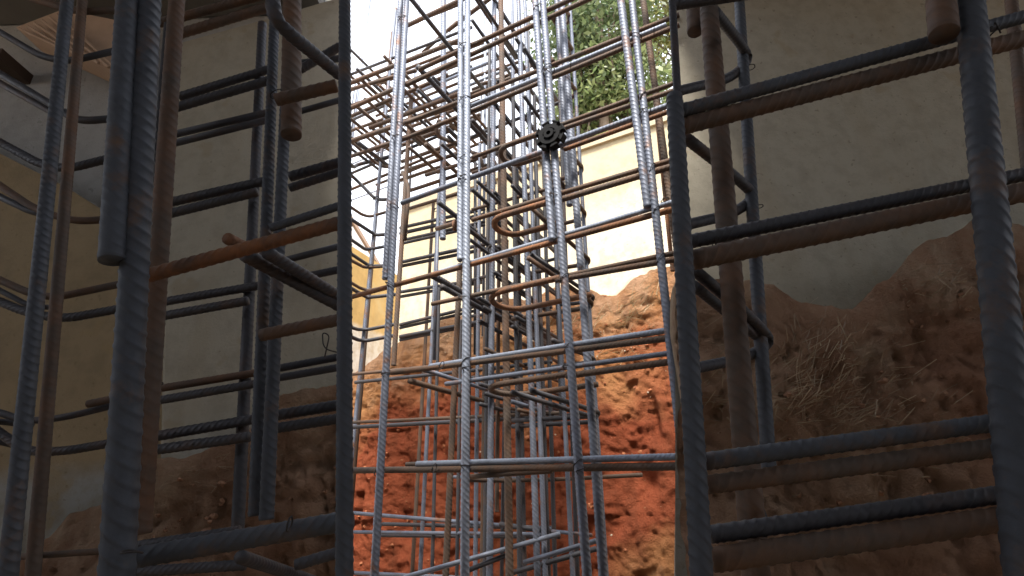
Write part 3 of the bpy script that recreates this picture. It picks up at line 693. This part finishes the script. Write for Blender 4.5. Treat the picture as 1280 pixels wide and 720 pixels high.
for u, v in ((470, 248), (463, 333), (546, 262), (543, 405), (541, 325)): wire(B, u, v, .98, 4, ang=20)

# the mat of overhead beam bars on the upper left
Cm = empty('beam_cage', PK(480, 130, 1.2)[0]); tag(Cm, 'rebar beam cage running overhead from the column towards the upper left', 'rebar cage')
for px, w, k, m in [
    ([(430, 107), (492, 84), (550, 60), (575, 50)], 6, .55, 'b'), ([(430, 114), (492, 96), (520, 88)], 5, .7, 'b'), ([(430, 139), (492, 115), (572, 76)], 6, .5, 'b'), ([(430, 149), (492, 123), (560, 94)], 5, .8, 'b'),
    ([(462, 160), (492, 147), (572, 118)], 6, .6, 'b'), ([(440, 176), (490, 160), (572, 131)], 6.6, .55, 'b'), ([(507, 122), (572, 92), (640, 66)], 4, 1.2, 'p'), ([(507, 140), (550, 122), (640, 84)], 4.2, 1.1, 'p'),
    ([(510, 160), (550, 145), (600, 125)], 4.2, 1.2, 'b'), ([(525, 173), (600, 143)], 4.4, 1.0, 'b'), ([(528, 66), (572, 27)], 4.4, 1.1, 'b'), ([(560, 38), (572, 31), (610, 0)], 5.6, .6, 'b'),
    ([(440, 195), (487, 180), (545, 160)], 5, .8, 'b'), ([(502, 202), (547, 186), (600, 168)], 5, .8, 'b'), ([(510, 212), (572, 192)], 5, .9, 'b'), ([(532, 219), (570, 208), (620, 191)], 5, .75, 'b'), ([(510, 239), (572, 219), (620, 203)], 5, .8, 'b'),
    ([(510, 261), (570, 243), (620, 228)], 4.4, 1.0, 'b'), ([(475, 182), (560, 152)], 4, 1.3, 'p'), ([(440, 163), (500, 141)], 4, 1.2, 'b'), ([(502, 182), (600, 147)], 4.4, 1.1, 'b'), ([(560, 128), (640, 97)], 4.2, 1.2, 'b'), ([(590, 112), (690, 72)], 4.2, 1.2, 'b'), ([(500, 225), (560, 205)], 4, 1.2, 'b')]:
    bar(Cm, [px[0], px[-1]], w, k, m, 'long_bar', rib=w > 5.5)
for a, k, uB, w, m in [
    ((438, 62), 1.0, 486, 3.4, 'd'), ((438, 95), 1.0, 480, 3.6, 'b'), ((452, 100), .55, 495, 5, 'b'), ((445, 132), .55, 495, 5, 'b'), ((505, 92), .55, 552, 5, 'b'), ((505, 112), .6, 532, 4.6, 'b'), ((502, 150), .55, 545, 5, 'b'), ((440, 150), .8, 490, 4.2, 'b'),
    ((444, 160), 1.0, 470, 3.6, 'b'), ((438, 172), .7, 490, 4.6, 'd'), ((448, 178), .7, 490, 4.8, 'd'), ((439, 186), .8, 475, 3.8, 'd'), ((532, 180), .55, 574, 5.4, 'b'), ((552, 180), .5, 578, 5, 'd'), ((511, 184), .6, 548, 4.4, 'b'), ((548, 150), .7, 578, 4.4, 'b'), ((540, 130), .7, 572, 4.4, 'b'), ((480, 70), .9, 500, 4.4, 'b'), ((560, 160), .8, 618, 4.4, 'd'), ((590, 150), .5, 640, 5.4, 'd'), ((470, 92), 1.0, 500, 3.6, 'b'), ((520, 170), .9, 560, 4, 'b')]:
    sbar(Cm, a, k, uB, w, m, rib=w > 5, name='cross_bar')
for i, v0 in enumerate((88, 108, 127, 146, 170, 190, 212, 232)):
    kk = 1.0 + .12*(i % 5)
    bar(Cm, [(436, v0+6), (590 + 10*(i % 3), v0 - 54 - 3*(i % 4))], 3.8, kk, 'b' if i % 3 else 'd', 'long_bar', rib=False)
    if i % 2: bar(Cm, [(470, v0-1), (610, v0 - 57)], 3.6, kk+.06, 'b', 'long_bar', rib=False)
for i in range(14):
    a0 = (446 + 9.5*i, 86 + (i*37) % 90); sbar(Cm, a0, .62 + .05*(i % 4), a0[0] + 34 + (i*13) % 22, 4.2, 'b' if i % 2 else 'd', rib=False, name='cross_bar')
for pts, w in [([(548, 152, .6), (545, 163, .6), (550, 172, .65), (575, 180, .7)], 5), ([(600, 106, 1), (612, 102, 1), (617, 106, 1), (617, 125, 1)], 4.6), ([(550, 58, .6), (560, 53, .6), (572, 54, .65)], 5.6), ([(590, 190, .7), (600, 193, .7), (604, 210, .7)], 4.4)]:
    bar(Cm, pts, w, .6, 'b', 'hook', rib=False, ext=False)
for k in range(3):
    pass
# thin uprights of a farther cage against the sky
Dm = empty('column_cage', PK(470, 400, 2.6)[0]); Dm.location.z = 0; tag(Dm, 'pale thin upright bars of a farther cage against the white sky', 'rebar cage')
for px, w in [([(463, 0), (440, 160)], 2), ([(495, 10), (472, 200)], 2.2), ([(525, 0), (512, 180)], 1.8), ([(564, 0), (548, 200)], 1.8), ([(455, 30), (436, 160)], 1.8), ([(605, 0), (600, 200)], 2.2)]:
    bar(Dm, px, w, 2.4, 'p', VB, rib=False)
for px in ([(440, 250), (560, 205)], [(440, 205), (620, 130)]):
    bar(Dm, px, 2, 2.4, 'p', 'tie_bar', rib=False)

# black spacer wheel clipped on the front bar
SPX = empty('rebar_spacer', PK(688, 170, -.03)[0]); tag(SPX, 'black plastic spacer wheel clipped on a front upright of the middle cage', 'spacer')
BLK = plain('black_plastic', (.005, .005, .006), .7, .2, 40, .15)
pc, pt = PK(688.5, 170, -.03); px1 = 1.12*pt/F; e1 = dL*-1; e2 = Vector((0, 0, 1)); e3 = -nB
def ringp(r0, r1, d0, d1, n=16, e1=e1, e2=e2):
    vs = []; fs = []
    for i in range(n):
        a = 2*math.pi*i/n; d = e1*math.cos(a) + e2*math.sin(a)
        for r, z in ((r0, d0), (r1, d0), (r1, d1), (r0, d1)): vs.append(tuple(pc + d*r*px1 + e3*z*px1))
    for i in range(n):
        for j in range(4): fs.append([i*4+j, i*4+(j+1) % 4, ((i+1) % n)*4+(j+1) % 4, ((i+1) % n)*4+j])
    return np.array(vs), fs
mesh_obj('hub', *ringp(2.6, 6.0, -6, 7), BLK, SPX); mesh_obj('rim', *ringp(8.0, 12.8, -4, 5), BLK, SPX)
for i in range(8):
    a = 2*math.pi*i/8 + .25; d = e1*math.cos(a) + e2*math.sin(a); s = e1*-math.sin(a) + e2*math.cos(a)
    rot = Matrix((d, s, e3)).transposed()
    v, f = box(pc + d*7.6*px1, (6*px1, 2.8*px1, 9*px1), rot); mesh_obj('spoke', v, f, BLK, SPX)
    v, f = box(pc + d*14*px1, (5*px1, 5.5*px1, 8*px1), rot)
    v2, f2 = box(pc + d*16.6*px1, (1.6*px1, 8.5*px1, 9.5*px1), rot)
    mesh_obj('tooth', *join([(v, f), (v2, f2)]), BLK, SPX)

# ------------------------------------------------------------------ foreground cages in the shade
def fbar(parent, px, w, y, mat, name='tie_bar', rib=True, label=None):
    P = []; T = []
    for q in px:
        p, t = PY(q[0], q[1], q[2] if len(q) > 2 else y); P.append(p); T.append(t)
    def ext(p, q, c):
        d = (p-q).normalized()
        if c[1] <= 2: return p + d*.45
        if c[1] >= 718: return p + d*.35
        if c[0] <= 1 or c[0] >= 1279: return p + d*.4
        return p
    P[0] = ext(P[0], P[1], px[0]); P[-1] = ext(P[-1], P[-2], px[-1])
    r = w*(sum(T)/len(T))/(2*F)
    v, f = sweep(P, r*.96, 16 if w > 12 else 10, (.07 if rib else .04) if w > 9.5 else 0, pitch=1.2*r, tilt=1.0)
    o = mesh_obj(name, v, f, MATS[mat], parent, True)
    if label: o['label'] = label
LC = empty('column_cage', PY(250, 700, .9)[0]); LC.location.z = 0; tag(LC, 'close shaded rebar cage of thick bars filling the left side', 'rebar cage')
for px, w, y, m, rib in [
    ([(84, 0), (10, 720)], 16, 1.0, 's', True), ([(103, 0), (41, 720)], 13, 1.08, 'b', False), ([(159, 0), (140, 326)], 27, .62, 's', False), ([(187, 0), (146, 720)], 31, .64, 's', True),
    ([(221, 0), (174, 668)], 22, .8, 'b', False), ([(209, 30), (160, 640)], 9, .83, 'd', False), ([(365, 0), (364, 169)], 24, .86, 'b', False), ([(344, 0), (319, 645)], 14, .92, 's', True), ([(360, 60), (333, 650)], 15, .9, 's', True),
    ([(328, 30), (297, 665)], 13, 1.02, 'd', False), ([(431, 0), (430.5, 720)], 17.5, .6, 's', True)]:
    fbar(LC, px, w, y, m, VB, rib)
for px, w, y, m in [
    ([(198, 29), (318, -3)], 11, 1.0, 'b'), ([(222, 43), (345, 6)], 12, 1.02, 'b'), ([(45, 0), (97, 15), (145, 13)], 9, 1.1, 'b'),
    ([(0, 40), (52, 71), (86, 77), (146, 63)], 8.5, 1.12, 'd'), ([(0, 92), (70, 134), (97, 152), (145, 148)], 9.5, 1.12, 'd'), ([(0, 104), (70, 143), (84, 140)], 9, 1.14, 'd'),
    ([(0, 178), (52, 206), (86, 211), (145, 196)], 10.5, 1.12, 'd'), ([(0, 232), (48, 264), (97, 277), (135, 274)], 9.5, 1.12, 'b'), ([(0, 246), (40, 265), (62, 268)], 9, 1.15, 'd'),
    ([(0, 350), (38, 367), (69, 372), (160, 353)], 9.5, 1.12, 'b'), ([(0, 377), (34, 391), (79, 399), (155, 385)], 11, 1.12, 'd'), ([(0, 363), (38, 383), (60, 384)], 7, 1.16, 'd'),
    ([(0, 516), (34, 527), (80, 522), (150, 505)], 9, 1.12, 'd'), ([(110, 505), (150, 497)], 10, 1.1, 'b'), ([(0, 541), (34, 565), (80, 564), (150, 552)], 11, 1.12, 'd'), ([(0, 552), (34, 560)], 8, 1.15, 'd'),
    ([(10, 697), (140, 688)], 8, 1.1, 'b'), ([(0, 527), (40, 531)], 8, 1.16, 'd'),
    ([(224, 121), (345, 84)], 10.5, 1.0, 'd'), ([(218, 135), (342, 99)], 11.5, .98, 'd'), ([(375, 87), (425, 58)], 11, 1.0, 'd'), ([(375, 79), (425, 73)], 9, 1.03, 'd'),
    ([(218, 168), (342, 139)], 9.5, 1.0, 'd'), ([(218, 179), (342, 148)], 9.5, .98, 'd'), ([(345, 125), (421, 107)], 16, .8, 'b'), ([(376, 139), (425, 125)], 8, 1.0, 'd'),
    ([(340, -6, .62), (344, 22, .63), (362, 42, .66), (424, 93, .8)], 17, .7, 'd'),
    ([(212, 253), (338, 225)], 12, 1.0, 'd'), ([(212, 267), (322, 240)], 12, .98, 'd'), ([(362, 221), (425, 203)], 13, 1.0, 'd'), ([(362, 235), (425, 215)], 11, .98, 'd'),
    ([(183, 345), (438, 275)], 18, .7, 'r'), ([(338, 285), (432, 255)], 11, .69, 's'), ([(350, 327), (424, 308)], 9, 1.0, 'd'), ([(386, 345), (424, 337)], 10, 1.0, 'd'),
    ([(306, 318, .76), (424, 382, .98)], 17, .8, 'd'), ([(334, 316, .76), (430, 374, .98)], 15, .8, 'd'),
    ([(200, 378), (330, 356)], 11, 1.0, 'd'), ([(198, 396), (310, 376)], 11.5, .98, 'd'), ([(326, 419), (432, 398)], 16, .78, 'b'),
    ([(197, 486), (326, 465)], 10, 1.0, 'b'), ([(195, 501), (324, 479)], 11, .98, 'd'), ([(350, 460), (425, 446)], 10, 1.0, 'd'), ([(350, 472), (425, 459)], 10, .98, 'd'),
    ([(190, 546), (324, 523)], 13, 1.0, 'd'), ([(188, 563), (312, 546)], 13, .98, 'd'), ([(346, 519), (425, 506)], 14, 1.0, 'd'), ([(346, 535), (425, 523)], 13, .98, 'd'),
    ([(164, 698), (331, 672), (440, 650)], 25, .68, 's'), ([(150, 716), (307, 706)], 13, .9, 'd'), ([(172, 682), (300, 663)], 12, .95, 'd'), ([(300, 696, .75), (385, 724, 1.0)], 14, .8, 'd'), ([(370, 706), (425, 690)], 14, .9, 'd')]:
    fbar(LC, px if len(px) != 3 or m == 'd' or m == 'b' else [px[0], px[-1]], w, y, m, 'tie_bar', w > 10, label='rusty tie' if m == 'r' else None)
v, f = sweep([PY(284, 298, .74)[0], PY(312, 312, .80)[0]], .0095, 10, .05); mesh_obj('bar_end', v, f, RUST, LC, True)
for u, v_, y, s, a in ((346, 118, .85, 12, 30), (165, 690, .62, 18, -5), (362, 655, .66, 12, 80), (200, 480, .95, 5, 20), (322, 470, .95, 6, 20), (425, 150, .8, 8, 80)):
    wire(LC, u, v_, y, s*.75, PY, a, tail=False)
v, f = sweep([PY(u, v, .79)[0] for u, v in ((424, 441), (404, 436), (403, 415), (412, 419), (406, 446))], .0011, 5); mesh_obj('wire_tie', v, f, WIRE, LC, True)
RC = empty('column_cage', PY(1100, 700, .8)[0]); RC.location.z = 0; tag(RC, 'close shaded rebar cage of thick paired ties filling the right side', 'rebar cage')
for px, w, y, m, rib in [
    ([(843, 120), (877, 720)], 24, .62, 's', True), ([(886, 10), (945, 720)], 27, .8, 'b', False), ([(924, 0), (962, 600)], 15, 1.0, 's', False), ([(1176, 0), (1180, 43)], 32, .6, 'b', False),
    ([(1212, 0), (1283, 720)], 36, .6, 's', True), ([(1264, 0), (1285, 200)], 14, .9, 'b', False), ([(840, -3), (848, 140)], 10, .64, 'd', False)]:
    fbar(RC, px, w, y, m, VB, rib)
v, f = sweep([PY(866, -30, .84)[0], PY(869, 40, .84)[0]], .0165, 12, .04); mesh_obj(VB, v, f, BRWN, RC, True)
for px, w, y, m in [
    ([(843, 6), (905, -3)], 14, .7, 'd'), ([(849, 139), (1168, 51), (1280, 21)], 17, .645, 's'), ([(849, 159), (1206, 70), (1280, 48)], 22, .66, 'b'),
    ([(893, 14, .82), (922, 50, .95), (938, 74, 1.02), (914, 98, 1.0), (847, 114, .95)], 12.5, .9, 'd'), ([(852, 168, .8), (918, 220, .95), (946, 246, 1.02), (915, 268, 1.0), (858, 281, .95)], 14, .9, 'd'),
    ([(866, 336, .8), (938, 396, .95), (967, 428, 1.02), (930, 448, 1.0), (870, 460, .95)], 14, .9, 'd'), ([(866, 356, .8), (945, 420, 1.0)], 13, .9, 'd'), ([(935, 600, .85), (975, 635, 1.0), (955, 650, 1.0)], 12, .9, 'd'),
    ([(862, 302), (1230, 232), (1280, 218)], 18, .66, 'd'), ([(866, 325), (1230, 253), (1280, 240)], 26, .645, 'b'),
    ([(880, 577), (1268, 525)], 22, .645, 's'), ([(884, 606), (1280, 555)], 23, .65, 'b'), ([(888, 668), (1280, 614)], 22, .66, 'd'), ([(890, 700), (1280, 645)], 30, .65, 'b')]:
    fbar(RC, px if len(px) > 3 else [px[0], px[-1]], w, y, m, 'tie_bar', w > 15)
for u, v_, y, s, a in ((1232, 42, .6, 22, 20), (937, 84, 1.0, 9, 0), (948, 258, 1.0, 8, 0), (893, 300, .66, 14, 80), (925, 660, .7, 12, 60)):
    wire(RC, u, v_, y, s*.75, PY, a, tail=u > 1200)
# hanging thin wire on the right cage
